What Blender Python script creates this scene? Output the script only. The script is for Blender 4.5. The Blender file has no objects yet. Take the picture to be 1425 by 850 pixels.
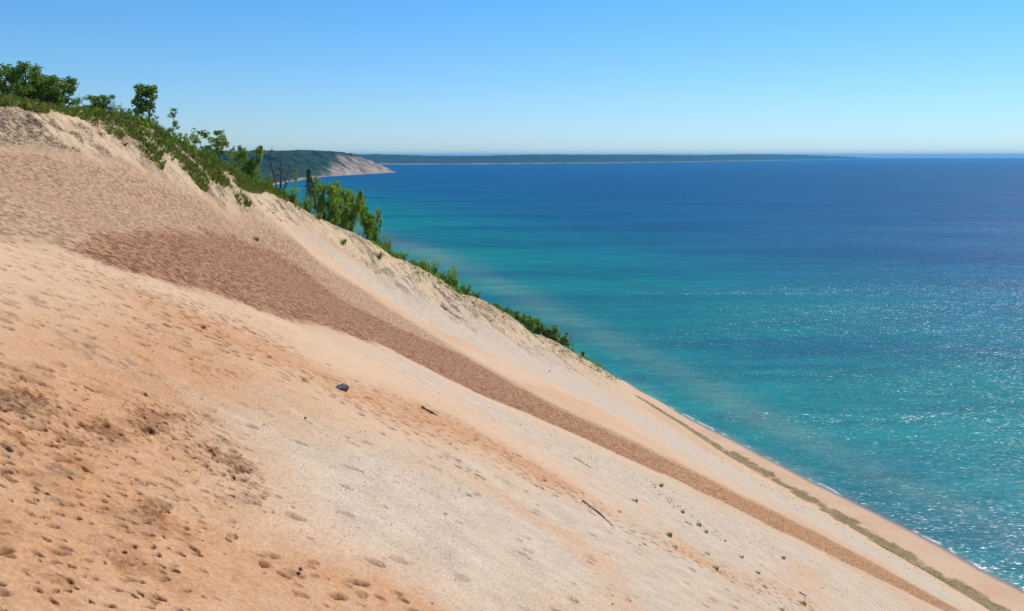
import bpy, math, random
import numpy as np
from mathutils import Vector
R = math.radians
random.seed(7)
sc = bpy.context.scene
C = sc.collection

# ------------------------------------------------------------------ camera frame
W0, H0, F0 = 1425.0, 850.0, 1186.0        # photograph size and focal length in its pixels
PITCH = math.atan((425 - 216.6) / F0)
CAMZ = 130.0
cp, sp_ = math.cos(PITCH), math.sin(PITCH)
NS = np.array([0.9336, 0.3584])           # unit vector across the shore, towards the lake
NT = np.array([-0.3584, 0.9336])          # unit vector along the shore, away

def direction(px, py):
    u, v = px - W0 / 2, py - H0 / 2
    return np.array([u, F0 * cp - v * sp_, -F0 * sp_ - v * cp])
def at(px, py, Y):
    d = direction(px, py)
    return np.array([0, 0, CAMZ]) + d * (Y / d[1])
def st(x, y):
    return x * NS[0] + y * NS[1], x * NT[0] + y * NT[1]
def xy(s, t):
    return s * NS[0] + t * NT[0], s * NS[1] + t * NT[1]

# ------------------------------------------------------------------ numpy noise
def _h(ix, iy, seed):
    n = (ix.astype(np.int64) * 374761393 + iy.astype(np.int64) * 668265263 + seed * 1442695041) & 0xffffffff
    n = ((n ^ (n >> 13)) * 1274126177) & 0xffffffff
    n = ((n ^ (n >> 15)) * 2246822519) & 0xffffffff
    return ((n ^ (n >> 16)) & 0xffffff) / float(0xffffff)
def vnoise(x, y, seed=0):
    ix, iy = np.floor(x), np.floor(y)
    fx, fy = x - ix, y - iy
    fx = fx * fx * fx * (fx * (fx * 6 - 15) + 10); fy = fy * fy * fy * (fy * (fy * 6 - 15) + 10)
    a, b = _h(ix, iy, seed), _h(ix + 1, iy, seed)
    c, d = _h(ix, iy + 1, seed), _h(ix + 1, iy + 1, seed)
    return (a + (b - a) * fx) * (1 - fy) + (c + (d - c) * fx) * fy
def fbm(x, y, octv=4, seed=0, gain=0.5):
    o, a, n = 0, 1, 0
    for i in range(octv):
        o = o + a * (vnoise(x, y, seed + i * 17) * 2 - 1); n += a
        x, y = x * 2.03 + 11.3, y * 2.03 + 5.7; a *= gain
    return o / n
def smooth(a, b, x):
    t = np.clip((x - a) / (b - a), 0, 1); return t * t * (3 - 2 * t)
def smax(a, b, k):
    h = np.clip(0.5 + 0.5 * (a - b) / k, 0, 1); return b + (a - b) * h + k * h * (1 - h)

# ------------------------------------------------------------------ dune height
def plane(s): return 121 - 0.565 * s
CREST = [(-60, 128, 104), (0, 138, 112), (60, 147, 118), (110, 157, 124), (160, 166, 130), (215, 179, 137), (260, 207, 148),
         (300, 226, 160), (350, 248, 174), (400, 277, 186), (440, 299, 197), (500, 327, 213), (520, 338, 222), (560, 360, 240),
         (600, 382, 262), (650, 409, 292), (700, 435, 326), (750, 465, 366), (800, 495, 408), (835, 519, 440), (862, 534, 458)]
MID = [(0, 185, 100), (0, 235, 86), (100, 205, 106), (100, 250, 92), (200, 240, 120), (200, 285, 104), (300, 280, 140), (300, 330, 118),
       (400, 312, 168), (500, 370, 188), (600, 420, 222), (700, 470, 268), (800, 525, 330)]
pts, dev = [], []
cs_, ct_ = [], []
for px, py, Y in CREST:
    p = at(px, py, Y); s, t = st(p[0], p[1])
    pts.append((s, t)); dev.append(p[2] - plane(s)); cs_.append(s); ct_.append(t)
for px, py, Y in MID:
    p = at(px, py, Y); s, t = st(p[0], p[1]); pts.append((s, t)); dev.append(p[2] - plane(s))
for s, t in zip(cs_[::2], ct_[::2]):                 # the ground falls away beyond the crest
    if s < 215:
        pts.append((s, t + 28)); dev.append(dev[cs_.index(s)] * 0.25 - 4)
        pts.append((s, t + 75)); dev.append(-11 + min(0, s) * .565)
for t in (600, 900, 1500, 2500):
    for s in (-60, 20, 110, 200, 260): pts.append((s, t)); dev.append(-12 + min(0, s) * .565)
for t in (-150, -60, 0, 35, 65, 90):
    for s in (-80, -45, -15, 15, 50, 90, 130, 170, 207, 250):
        if t == 90 and s < 0: continue
        if s < -20 and t > 40: continue
        pts.append((s, t)); dev.append(0 if s > -20 else 0.35 * (s + 20))
for s, t, z in ((207, 150, 4), (207, 250, 4), (212, 300, 4), (217, 338, 4), (226, 430, 4), (160, 150, 31.5), (120, 150, 54.5), (80, 150, 77.5)):
    pts.append((s, t)); dev.append(z - plane(s))
pts = np.array(pts); dev = np.array(dev)
CC = 9.0
A = np.sqrt(((pts[:, None] - pts[None]) ** 2).sum(-1) + CC * CC)
n_ = len(pts)
Mx = np.zeros((n_ + 1, n_ + 1)); Mx[:n_, :n_] = A - np.eye(n_) * -0.0; Mx[:n_, n_] = 1; Mx[n_, :n_] = 1
Mx[:n_, :n_] -= np.eye(n_) * 0.4
sol = np.linalg.solve(Mx, np.append(dev, 0))
def dev_fn(s, t):
    out = np.full(s.shape, sol[n_])
    for (a, b), w in zip(pts, sol[:n_]):
        out += w * np.sqrt((s - a) ** 2 + (t - b) ** 2 + CC * CC)
    return out
def base_height(x, y):
    x = np.asarray(x, float); y = np.asarray(y, float)
    s, t = st(x, y)
    z = plane(s) + dev_fn(s, t)
    z = -smax(-z, -(139.0 + 0 * z), 2.0)
    sh = 231 + 0.9 * fbm(t / 14, t * 0 + 3.3, 3, 5) + 1.3 * fbm(t / 55, t * 0 + 1.3, 2, 15)
    b = np.where(s < sh, 0.155 * (sh - s), -0.11 * (s - sh))
    b = np.where(b > 5, 5 + (b - 5) * 0.05, b)
    return smax(z, b, 1.6)

_RS = np.concatenate([np.geomspace(8, 700, 2600)])
def ground(px, py):
    """The world point of the dune seen at a pixel of the photograph (its bare surface)."""
    d = direction(px, py); d = d / math.hypot(d[0], d[1])
    z = base_height(d[0] * _RS, d[1] * _RS); ray = CAMZ + d[2] * _RS
    k = np.nonzero(z >= ray)[0]
    if len(k) == 0 or k[0] == 0: 
        i = int(np.argmax((z - CAMZ) / _RS)); r = _RS[i]
    else:
        i = k[0]; a = ray[i - 1] - z[i - 1]; b = z[i] - ray[i]; r = _RS[i - 1] + (_RS[i] - _RS[i - 1]) * a / (a + b + 1e-9)
    x, y = d[0] * r, d[1] * r
    return np.array([x, y, float(base_height(np.array([x]), np.array([y]))[0])])
def crest_point(px, behind=0.0):
    """Ground on the dune's skyline in a given direction, or some metres past it."""
    d = direction(px, 300); d = d / math.hypot(d[0], d[1])
    m = _RS < 520
    z = base_height(d[0] * _RS[m], d[1] * _RS[m]); i = int(np.argmax((z - CAMZ) / _RS[m]))
    r = _RS[i] + behind; x, y = d[0] * r, d[1] * r
    return np.array([x, y, float(base_height(np.array([x]), np.array([y]))[0])]), r

# ------------------------------------------------------------------ zones, as outlines on the ground
def outline(pl):
    o = []
    for i in range(len(pl)):
        (x0, y0), (x1, y1) = pl[i], pl[(i + 1) % len(pl)]
        n = max(1, int(math.hypot(x1 - x0, y1 - y0) / 70))
        for k in range(n):
            o.append(ground(x0 + (x1 - x0) * k / n, y0 + (y1 - y0) * k / n)[:2])
    return np.array(o)
def zone(pl, x, y, width):
    """1 inside the outline, 0 outside, fading over width metres."""
    P = outline(pl); inside = np.zeros(x.shape, bool); dm = np.full(x.shape, 1e9)
    for i in range(len(P)):
        ax, ay = P[i]; bx, by = P[(i + 1) % len(P)]
        if abs(ay - by) > 1e-9:
            c = ((ay > y) != (by > y)) & (x < (bx - ax) * (y - ay) / (by - ay) + ax); inside ^= c
        ex, ey = bx - ax, by - ay; L = ex * ex + ey * ey + 1e-9
        k = np.clip(((x - ax) * ex + (y - ay) * ey) / L, 0, 1)
        dm = np.minimum(dm, (x - ax - k * ex) ** 2 + (y - ay - k * ey) ** 2)
    sd = np.sqrt(dm) * np.where(inside, 1, -1)
    return smooth(-1, 1, sd / width)
def track(pl, x, y, hw):
    P = np.array([ground(a, b)[:2] for a, b in pl]); dm = np.full(x.shape, 1e9)
    for i in range(len(P) - 1):
        ax, ay = P[i]; bx, by = P[i + 1]; ex, ey = bx - ax, by - ay; L = ex * ex + ey * ey + 1e-9
        k = np.clip(((x - ax) * ex + (y - ay) * ey) / L, 0, 1)
        dm = np.minimum(dm, (x - ax - k * ex) ** 2 + (y - ay - k * ey) ** 2)
    return np.exp(-dm / (hw * hw))

Z_TROD = [(-40, 205), (100, 215), (200, 237), (290, 283), (350, 296), (400, 325), (450, 368), (500, 400), (560, 440), (624, 480), (700, 524),
          (780, 567), (897, 622), (1020, 684), (1140, 743), (1240, 795), (1340, 850), (1400, 882), (1380, 886), (1316, 851), (1240, 812), (1140, 764), (1060, 727), (950, 672),
          (833, 620), (780, 594), (700, 560), (620, 524), (530, 480), (470, 462), (380, 436), (280, 408), (180, 382), (100, 352), (50, 335), (-40, 325)]
Z_TROD_DARK = [(95, 345), (150, 326), (230, 318), (300, 325), (370, 345), (420, 372), (480, 420), (560, 460), (640, 492), (780, 571), (897, 626), (1020, 687),
          (1140, 745), (1340, 851), (1316, 851), (1140, 764), (1060, 727), (950, 672), (833, 620), (780, 594), (700, 560), (620, 524), (530, 480), (470, 462), (380, 436), (280, 408), (180, 382)]
Z_GRAVEL = [[(470, 470), (530, 482), (620, 526), (700, 562), (833, 622), (950, 674), (1140, 766), (1316, 853), (1316, 900), (700, 900), (560, 800),
             (420, 740), (330, 640), (300, 560), (420, 575), (540, 600), (660, 640), (760, 680), (820, 690), (760, 640), (640, 560), (560, 525)],
            [(350, 292), (430, 318), (520, 378), (620, 420), (740, 476), (850, 545), (950, 604), (1050, 664), (1150, 718), (1250, 777), (1370, 852),
             (1335, 850), (1240, 790), (1130, 730), (1000, 665), (900, 603), (800, 548), (700, 500), (620, 463), (560, 430), (480, 372), (410, 318)]]
Z_STRIP = [(872, 543), (950, 587), (1050, 644), (1150, 702), (1250, 759), (1350, 816), (1460, 881), (1440, 888), (1378, 850), (1300, 803), (1200, 744), (1130, 702),
           (1050, 655), (950, 593)]
Z_BANK = [(-40, 100), (140, 150), (260, 190), (400, 260), (560, 345), (700, 425), (862, 528), (880, 548), (760, 500), (660, 455), (600, 425), (545, 395), (480, 345),
          (430, 312), (360, 288), (290, 275), (240, 250), (180, 225), (100, 205), (-40, 200)]
Z_VEG = [[(-40, 110), (60, 130), (130, 150), (260, 190), (330, 225), (400, 262), (400, 282), (370, 266), (342, 268), (352, 288), (335, 286), (318, 262), (300, 256), (285, 268), (262, 244),
          (245, 222), (225, 234), (200, 218), (172, 206), (150, 188), (120, 170), (95, 164), (60, 156), (-40, 147)],
         [(392, 262), (440, 285), (500, 320), (560, 352), (640, 398), (720, 443), (800, 491), (862, 530), (850, 529), (790, 498), (700, 447), (640, 412), (560, 370), (500, 338), (440, 303), (400, 285)]]
T_ORANGE = [[(260, 450), (400, 500), (520, 560), (620, 588), (700, 630), (760, 665)],
            [(340, 800), (450, 800), (560, 835), (640, 880)]]
Z_ORANGE = [(-60, 480), (200, 440), (330, 490), (420, 560), (330, 600), (300, 680), (380, 740), (520, 800), (640, 900), (-200, 900)]
Z_PITS = [(-80, 520), (60, 505), (180, 540), (290, 575), (350, 640), (380, 690), (330, 700), (250, 760), (230, 850), (200, 950), (-150, 950)]

# ------------------------------------------------------------------ meshes
def link(o, parent=None):
    C.objects.link(o)
    if parent is not None: o.parent = parent
    return o
def mesh_obj(name, v, f, mat, parent=None, smooth_=False, attrs=None):
    me = bpy.data.meshes.new(name)
    v = np.asarray(v, np.float32).reshape(-1, 3)
    if isinstance(f, np.ndarray):
        k = f.shape[1]; nf = len(f)
        me.vertices.add(len(v)); me.vertices.foreach_set('co', v.ravel())
        me.loops.add(nf * k); me.loops.foreach_set('vertex_index', f.astype(np.int32).ravel())
        me.polygons.add(nf); me.polygons.foreach_set('loop_start', np.arange(0, nf * k, k, dtype=np.int32))
        me.polygons.foreach_set('loop_total', np.full(nf, k, np.int32)); me.update(calc_edges=True)
    else:
        me.from_pydata([tuple(map(float, p)) for p in v], [], f)
    for nme, (dom, arr) in (attrs or {}).items():
        a = me.attributes.new(nme, 'FLOAT', dom); a.data.foreach_set('value', np.asarray(arr, np.float32))
    if smooth_: me.polygons.foreach_set('use_smooth', np.ones(len(me.polygons), bool))
    me.materials.append(mat); me.update()
    return link(bpy.data.objects.new(name, me), parent)
def tag(o, label=None, cat=None, group=None, kind=None):
    for k, v in (('label', label), ('category', cat), ('group', group), ('kind', kind)):
        if v: o[k] = v
    return o

# ------------------------------------------------------------------ material helpers
class NT_:
    def __init__(s, name):
        s.m = bpy.data.materials.new(name); s.m.use_nodes = True; s.t = s.m.node_tree; s.t.nodes.clear()
        s.out = s.n('ShaderNodeOutputMaterial')
    def n(s, typ, **kw):
        nd = s.t.nodes.new(typ)
        for k, v in kw.items(): setattr(nd, k, v)
        return nd
    def set(s, sock, v):
        if isinstance(v, bpy.types.NodeSocket): s.t.links.new(v, sock)
        else: sock.default_value = v
    def attr(s, name):
        return s.n('ShaderNodeAttribute', attribute_name=name).outputs['Fac']
    def pos(s): return s.n('ShaderNodeNewGeometry').outputs['Position']
    def noise(s, vec, scale, detail=3, rough=0.55, out='Fac'):
        nd = s.n('ShaderNodeTexNoise'); s.set(nd.inputs['Vector'], vec); nd.inputs['Scale'].default_value = scale
        nd.inputs['Detail'].default_value = detail; nd.inputs['Roughness'].default_value = rough; return nd.outputs[out]
    def voro(s, vec, scale, out='Color', rnd=1):
        nd = s.n('ShaderNodeTexVoronoi'); s.set(nd.inputs['Vector'], vec); nd.inputs['Scale'].default_value = scale
        nd.inputs['Randomness'].default_value = rnd; return nd.outputs[out]
    def math(s, op, a, b=0.0, c=None, clamp=False):
        nd = s.n('ShaderNodeMath', operation=op, use_clamp=clamp); s.set(nd.inputs[0], a); s.set(nd.inputs[1], b)
        if c is not None: s.set(nd.inputs[2], c)
        return nd.outputs[0]
    def rng(s, v, a, b, c=0.0, d=1.0):
        nd = s.n('ShaderNodeMapRange', interpolation_type='SMOOTHSTEP'); s.set(nd.inputs[0], v)
        for i, q in enumerate((a, b, c, d)): nd.inputs[i + 1].default_value = q
        return nd.outputs[0]
    def mix(s, f, a, b, mode='MIX'):
        nd = s.n('ShaderNodeMix', data_type='RGBA', blend_type=mode)
        s.set(nd.inputs[0], f); s.set(nd.inputs[6], a if isinstance(a, bpy.types.NodeSocket) else (*a, 1)); s.set(nd.inputs[7], b if isinstance(b, bpy.types.NodeSocket) else (*b, 1))
        return nd.outputs[2]
    def scale(s, vec, k):
        nd = s.n('ShaderNodeVectorMath', operation='MULTIPLY'); s.set(nd.inputs[0], vec); nd.inputs[1].default_value = k; return nd.outputs[0]
    def bump(s, h, strength, dist, normal=None):
        nd = s.n('ShaderNodeBump'); s.set(nd.inputs['Height'], h); nd.inputs['Strength'].default_value = strength; nd.inputs['Distance'].default_value = dist
        if normal is not None: s.set(nd.inputs['Normal'], normal)
        return nd.outputs[0]
    def pbr(s, col, rough=0.9, normal=None, spec=0.3, **kw):
        nd = s.n('ShaderNodeBsdfPrincipled'); s.set(nd.inputs['Base Color'], col if isinstance(col, bpy.types.NodeSocket) else (*col, 1))
        s.set(nd.inputs['Roughness'], rough); nd.inputs['Specular IOR Level'].default_value = spec
        if normal is not None: s.set(nd.inputs['Normal'], normal)
        for k, v in kw.items(): s.set(nd.inputs[k], v)
        return nd.outputs[0]
    def finish(s, sh): s.t.links.new(sh, s.out.inputs['Surface']); return s.m

# ------------------------------------------------------------------ sand
def sand_material():
    N = NT_('dune sand'); P = N.pos()
    gr, tr, td, wet, strip, org, bank, dk = (N.attr(a) for a in ('gravel', 'trod', 'troddark', 'wet', 'strip', 'orange', 'bank', 'debris'))
    big = N.noise(P, 0.05, 4); mid = N.noise(P, 0.6, 4); fine = N.noise(P, 7.0, 5, 0.7); grain = N.noise(P, 55.0, 3, 0.7)
    sand = N.mix(N.rng(big, 0.3, 0.7), (0.59, 0.365, 0.205), (0.65, 0.43, 0.265))
    on_ = N.noise(P, 0.9, 5, 0.7)
    sand = N.mix(N.math('MULTIPLY', org, N.rng(on_, 0.3, 0.7, 0.45, 1.0)), sand, N.mix(N.rng(fine, .3, .7), (0.45, 0.205, 0.080), (0.61, 0.315, 0.145)))
    sand = N.mix(bank, sand, (0.63, 0.445, 0.265))
    # pebbly lag
    v1 = N.voro(P, 13.0); v2 = N.voro(P, 30.0)
    sep = N.n('ShaderNodeSeparateColor'); N.set(sep.inputs[0], v1); a1 = sep.outputs[0]
    sep2 = N.n('ShaderNodeSeparateColor'); N.set(sep2.inputs[0], v2); a2 = sep2.outputs[0]
    gcol = N.mix(N.rng(mid, 0.3, 0.7), (0.50, 0.385, 0.265), (0.61, 0.470, 0.325))
    big2 = N.noise(N.scale(P, (1, 1, .6)), 0.22, 5, 0.65)
    gsum = N.math('ADD', gr, N.math('ADD', N.math('MULTIPLY_ADD', big2, 1.5, -0.75), N.math('MULTIPLY_ADD', fine, 0.5, -0.25)))
    gmask = N.math('MULTIPLY', N.rng(gsum, 0.30, 1.0, 0.0, 0.92), N.rng(gr, 0.0, 0.25))
    col = N.mix(gmask, sand, gcol)
    # light and dark single stones
    sp = N.math('MULTIPLY', N.math('GREATER_THAN', a2, 0.90), N.math('MULTIPLY_ADD', gr, 0.75, 0.12))
    col = N.mix(N.math('MULTIPLY', sp, 0.75), col, (0.74, 0.69, 0.62))
    sd = N.math('MULTIPLY', N.math('LESS_THAN', a2, 0.07), N.math('MULTIPLY_ADD', gr, 0.6, 0.15))
    col = N.mix(N.math('MULTIPLY', sd, 0.6), col, (0.16, 0.115, 0.085))
    sl = N.math('MULTIPLY', N.math('LESS_THAN', a1, 0.015), N.math('MULTIPLY_ADD', gr, 0.7, 0.2))
    col = N.mix(N.math('MULTIPLY', sl, 0.7), col, (0.20, 0.16, 0.13))
    # brown trodden gravel
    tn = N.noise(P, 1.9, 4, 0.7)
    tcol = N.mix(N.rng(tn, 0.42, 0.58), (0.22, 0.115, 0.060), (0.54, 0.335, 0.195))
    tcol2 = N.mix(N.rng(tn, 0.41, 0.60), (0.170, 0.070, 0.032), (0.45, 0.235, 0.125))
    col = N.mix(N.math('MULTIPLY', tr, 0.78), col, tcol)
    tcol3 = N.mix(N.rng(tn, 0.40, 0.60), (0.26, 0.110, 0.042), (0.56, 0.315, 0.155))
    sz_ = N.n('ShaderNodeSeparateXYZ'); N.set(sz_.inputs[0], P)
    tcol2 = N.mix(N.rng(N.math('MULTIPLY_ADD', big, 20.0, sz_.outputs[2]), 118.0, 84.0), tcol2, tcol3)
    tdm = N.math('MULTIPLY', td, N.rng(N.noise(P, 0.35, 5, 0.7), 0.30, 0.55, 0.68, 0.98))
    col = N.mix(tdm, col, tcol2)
    # grain mottling, then darker red-brown in footprint hollows and churned patches
    gn = N.noise(P, 9.0, 5, 0.8); g2 = N.noise(P, 1.3, 5, 0.75)
    vs = N.n('ShaderNodeVectorMath', operation='SCALE'); N.set(vs.inputs[0], col)
    N.set(vs.inputs['Scale'], N.math('MULTIPLY', N.rng(gn, 0.32, 0.68, 0.86, 1.12), N.rng(g2, 0.3, 0.7, 0.93, 1.06))); col = vs.outputs[0]
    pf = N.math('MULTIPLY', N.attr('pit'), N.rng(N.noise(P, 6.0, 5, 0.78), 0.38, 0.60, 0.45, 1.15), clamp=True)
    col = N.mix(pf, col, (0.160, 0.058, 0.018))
    dk = N.math('MULTIPLY', dk, N.rng(N.noise(P, 2.2, 5, 0.75), 0.40, 0.56, 0.22, 1.15), clamp=True)
    col = N.mix(dk, col, (0.155, 0.110, 0.072))
    sn = N.rng(N.noise(P, 0.8, 4, 0.7), 0.35, 0.6)
    col = N.mix(N.math('MULTIPLY', strip, N.math('MULTIPLY_ADD', sn, 0.25, 0.72)), col, (0.215, 0.160, 0.075))
    col = N.mix(wet, col, (0.30, 0.215, 0.165))
    hsum = N.math('ADD', N.math('MULTIPLY', fine, 0.6), N.math('ADD', N.math('MULTIPLY', grain, 0.12), N.math('MULTIPLY', mid, 0.8)))
    nrm = N.bump(hsum, 0.55, 0.10)
    return N.finish(N.pbr(col, 0.95, nrm, 0.15))

def dimples(x, y, cell, seed, dens, rad, ang=0.0, asp=1.0):
    """Hollows of about rad metres, one per cell where dens says so: depth profile 0..1 and a low rim."""
    ca, sa = math.cos(ang), math.sin(ang)
    X, Y = (x * ca + y * sa), (-x * sa + y * ca) * asp
    gx, gy = np.floor(X / cell), np.floor(Y / cell)
    pit = np.zeros(x.shape); rim = np.zeros(x.shape)
    for i in (-1, 0, 1):
        for j in (-1, 0, 1):
            cx, cy = gx + i, gy + j
            px_ = (cx + _h(cx, cy, seed)) * cell; py_ = (cy + _h(cx, cy, seed + 1)) * cell
            r = rad * (0.55 + 0.9 * _h(cx, cy, seed + 3))
            th = (_h(cx, cy, seed + 5) - 0.5) * 1.4
            dx, dy = X - px_, Y - py_
            a = (dx * np.cos(th) + dy * np.sin(th)) / r; b = (-dx * np.sin(th) + dy * np.cos(th)) / (r * 0.62)
            d2 = a * a + b * b
            on = (_h(cx, cy, seed + 7) < dens) * (0.45 + 0.55 * _h(cx, cy, seed + 9))
            pit = np.maximum(pit, on * np.exp(-d2 ** 1.5)); rim = np.maximum(rim, on * np.exp(-((np.sqrt(d2) - 1.35) / 0.4) ** 2))
    return pit, rim

def build_dune():
    az = np.concatenate([np.linspace(-180, -40, 90)[:-1], np.linspace(-40, -33.5, 60)[:-1], np.linspace(-33.5, 33.5, 960), np.linspace(33.5, 48, 90)[1:], np.linspace(48, 180, 80)[1:-1]])
    r1 = np.geomspace(6, 12, 50)[:-1]; r2 = np.geomspace(12, 60, 680)[:-1]; r3 = np.geomspace(60, 560, 640)[:-1]; r4 = np.geomspace(560, 2600, 160)
    rr = np.concatenate([[0.5, 2, 4], r1, r2, r3, r4])
    A_, R_ = np.meshgrid(np.radians(az), rr)
    x = (np.sin(A_) * R_).ravel(); y = (np.cos(A_) * R_).ravel(); r = R_.ravel()
    z = base_height(x, y); s, t = st(x, y)
    wd = np.maximum(0.35, 0.012 * r)
    wob = fbm(x / 3.5, y / 3.5, 4, 31); wx, wy = x + wob * 0.016 * r, y + fbm(x / 3.5, y / 3.5, 4, 77) * 0.016 * r
    ez = lambda pl, w=1.0: zone(pl, wx, wy, wd * w)
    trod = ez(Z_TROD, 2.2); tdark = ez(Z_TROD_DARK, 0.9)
    grav = np.maximum(ez(Z_GRAVEL[0], 15.0), ez(Z_GRAVEL[1], 2.6)) * (1 - tdark)
    strip = smooth(.3, .75, zone(Z_STRIP, x, y, wd * 1.0) + 0.7 * fbm(x / 3.5, y / 3.5, 4, 151) - .08) * (s < 226)
    bank = ez(Z_BANK, 1.8); veg = np.maximum(ez(Z_VEG[0], .8), ez(Z_VEG[1], .8))
    org = np.clip(np.maximum(ez(Z_ORANGE, 9) * 1.0, np.maximum(track(T_ORANGE[0], wx, wy, 3.6), track(T_ORANGE[1], wx, wy, 2.0))), 0, 1)
    t3 = track([(700, 690), (790, 745), (850, 800), (880, 840)], wx, wy, 1.6) * 0.55
    t4 = track([(960, 775), (1040, 805), (1110, 815), (1130, 790)], wx, wy, 3.0) * 0.45
    t5 = track([(893, 700), (930, 740), (975, 780), (1000, 800)], wx, wy, 1.0) * 0.5
    org = np.maximum(org, np.maximum(t3, t4)); grav = grav * (1 - t5); grav = grav * (1 - 0.8 * np.maximum(t3, t4))
    grav = grav * (1 - 0.75 * np.maximum(track(T_ORANGE[0], wx, wy, 1.5), track(T_ORANGE[1], wx, wy, 1.0)))
    grav = np.maximum(grav, 0.45 * smooth(212, 222, s) * (z > .3)); pits = ez(Z_PITS, 3.0)
    trk = np.zeros(x.shape)
    for pl, hw in (([(300, 470), (380, 505), (475, 548), (540, 575), (600, 600), (650, 612), (720, 655), (760, 675), (800, 690), (850, 722)], 1.9),
                   ([(250, 455), (330, 490), (420, 520), (560, 560), (640, 590), (700, 628), (770, 665)], 1.1),
                   ([(400, 790), (450, 792), (520, 815), (600, 850)], 0.5),
                   ([(860, 730), (950, 770), (1010, 800), (1060, 820), (1110, 835)], 2.0),
                   ([(480, 560), (540, 590), (600, 625), (660, 660)], 0.8),
                   ([(150, 385), (230, 420), (330, 450), (370, 470)], 2.0)):
        trk = np.maximum(trk, track(pl, x, y, hw))
    soft = ez([(-60, 330), (60, 345), (200, 395), (330, 430), (400, 460), (300, 520), (120, 470), (60, 520), (-60, 560)], 3)
    patch = smooth(-.25, .30, fbm(x / 3, y / 3, 4, 9))
    # big gentle forms
    z += 0.35 * fbm(x / 26, y / 26, 3, 3) * np.clip(r / 60, 0.3, 1) * (s < 205)
    z += 0.05 * fbm(x / 2.2, y / 2.2, 4, 13) * (s < 222)
    # eroded bank beneath the crest
    ero = np.abs(fbm(x / 4.5, y / 4.5, 5, 21, 0.62)); z -= bank * (1.5 * ero - 0.25) * (s < 190) * np.clip(1.2 - r / 500, 0.3, 1)
    z += bank * 0.40 * (np.abs(fbm(x / 1.3, y / 1.3, 4, 23, .6)) - .2) * smooth(200, 90, s)
    # footprints
    xo, yo = x, y
    x = x + 0.055 * fbm(x / .16, y / .16, 3, 501) + .05 * fbm(x / .5, y / .5, 2, 503); y = y + 0.055 * fbm(xo / .16, y / .16, 3, 507) + .05 * fbm(xo / .5, y / .5, 2, 509)
    p1, m1 = dimples(x, y, 0.27, 101, np.clip(pits * (0.40 + 0.5 * patch) + 0.05 * org, 0, 0.92), 0.085, 0.3)
    p5, m5 = dimples(x, y, 0.80, 505, np.clip(pits * (0.2 + 0.25 * patch), 0, 0.9), 0.13, 0.7); p1 = np.maximum(p1, p5 * 1.1); m1 = np.maximum(m1, m5)
    p2, m2 = dimples(x, y, 0.66, 202, np.clip(trk * 1.7, 0, 0.95), 0.19, 0.9)
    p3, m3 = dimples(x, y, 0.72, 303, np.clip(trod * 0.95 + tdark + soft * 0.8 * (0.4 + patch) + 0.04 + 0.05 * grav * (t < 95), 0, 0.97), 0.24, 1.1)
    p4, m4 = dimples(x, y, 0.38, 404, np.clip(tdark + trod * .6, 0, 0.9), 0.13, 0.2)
    near = np.clip(1.3 - r / 420, 0.25, 1)
    z += -0.15 * p1 + 0.04 * m1 - 0.17 * p2 + 0.045 * m2 - (0.17 * p3 - 0.05 * m3) * near * 1.1 - 0.07 * p4
    z += pits * 0.075 * fbm(x / .30, y / .30, 4, 88, .6) * (0.3 + patch)
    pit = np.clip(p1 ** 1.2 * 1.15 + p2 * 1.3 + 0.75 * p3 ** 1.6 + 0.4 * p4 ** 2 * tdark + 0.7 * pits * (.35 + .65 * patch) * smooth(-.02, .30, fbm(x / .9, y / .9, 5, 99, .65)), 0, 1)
    x, y = xo, yo
    # stained and debris covered patches
    deb = np.zeros(x.shape)
    for a, b, w in ((150, 492, 1.3), (15, 556, 1.0), (205, 450, .7), (60, 640, .5), (600, 500, .0)):
        if w:
            g = ground(a, b); deb = np.maximum(deb, np.exp(-(((x - g[0]) / (w * 1.3)) ** 2 + ((y - g[1]) / (w * .8)) ** 2)))
    deb = deb * smooth(0.35, 0.6, vnoise(x * 5, y * 5, 3) * .5 + vnoise(x * 1.7, y * 1.7, 6) * .5) * 0.75
    bn = fbm(x / 2.6, y / 2.6, 4, 61, 0.68); deb = np.maximum(deb, bank * smooth(0.06, 0.30, bn + 0.26 * smooth(12, -12, s)) * 0.85 * smooth(190, 60, s) * 1.1)
    rn = 1 - np.abs(fbm(x / 1.6, y / 1.6, 4, 67, .65)) * 4; deb = np.maximum(deb, bank * smooth(.45, .95, rn) * smooth(-.15, .2, fbm(x / 7, y / 7, 3, 69)) * 0.85 * smooth(160, 40, s))
    deb = np.maximum(deb, veg * smooth(-0.25, 0.15, fbm(x / 1.7, y / 1.7, 3, 65)) * 0.75)
    wet = smooth(0.55, 0.12, z) * (s > 215)
    nr, na = len(rr), len(az)
    i = np.arange(nr - 1)[:, None] * na; j = np.arange(na)[None]; j2 = (j + 1) % na
    f = np.stack([i + j, i + j2, i + na + j2, i + na + j], -1).reshape(-1, 4)[:, ::-1]
    # drop faces deep under the lake
    keep = z[f].max(1) > -6
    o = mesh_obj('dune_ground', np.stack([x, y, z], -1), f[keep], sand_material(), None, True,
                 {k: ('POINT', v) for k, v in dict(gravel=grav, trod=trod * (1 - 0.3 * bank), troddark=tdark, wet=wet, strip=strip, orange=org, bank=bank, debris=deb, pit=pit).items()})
    tag(o, 'steep sandy dune face dropping to the narrow beach', None, None, 'structure')
    return x, y, z, r
build_dune()

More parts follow.
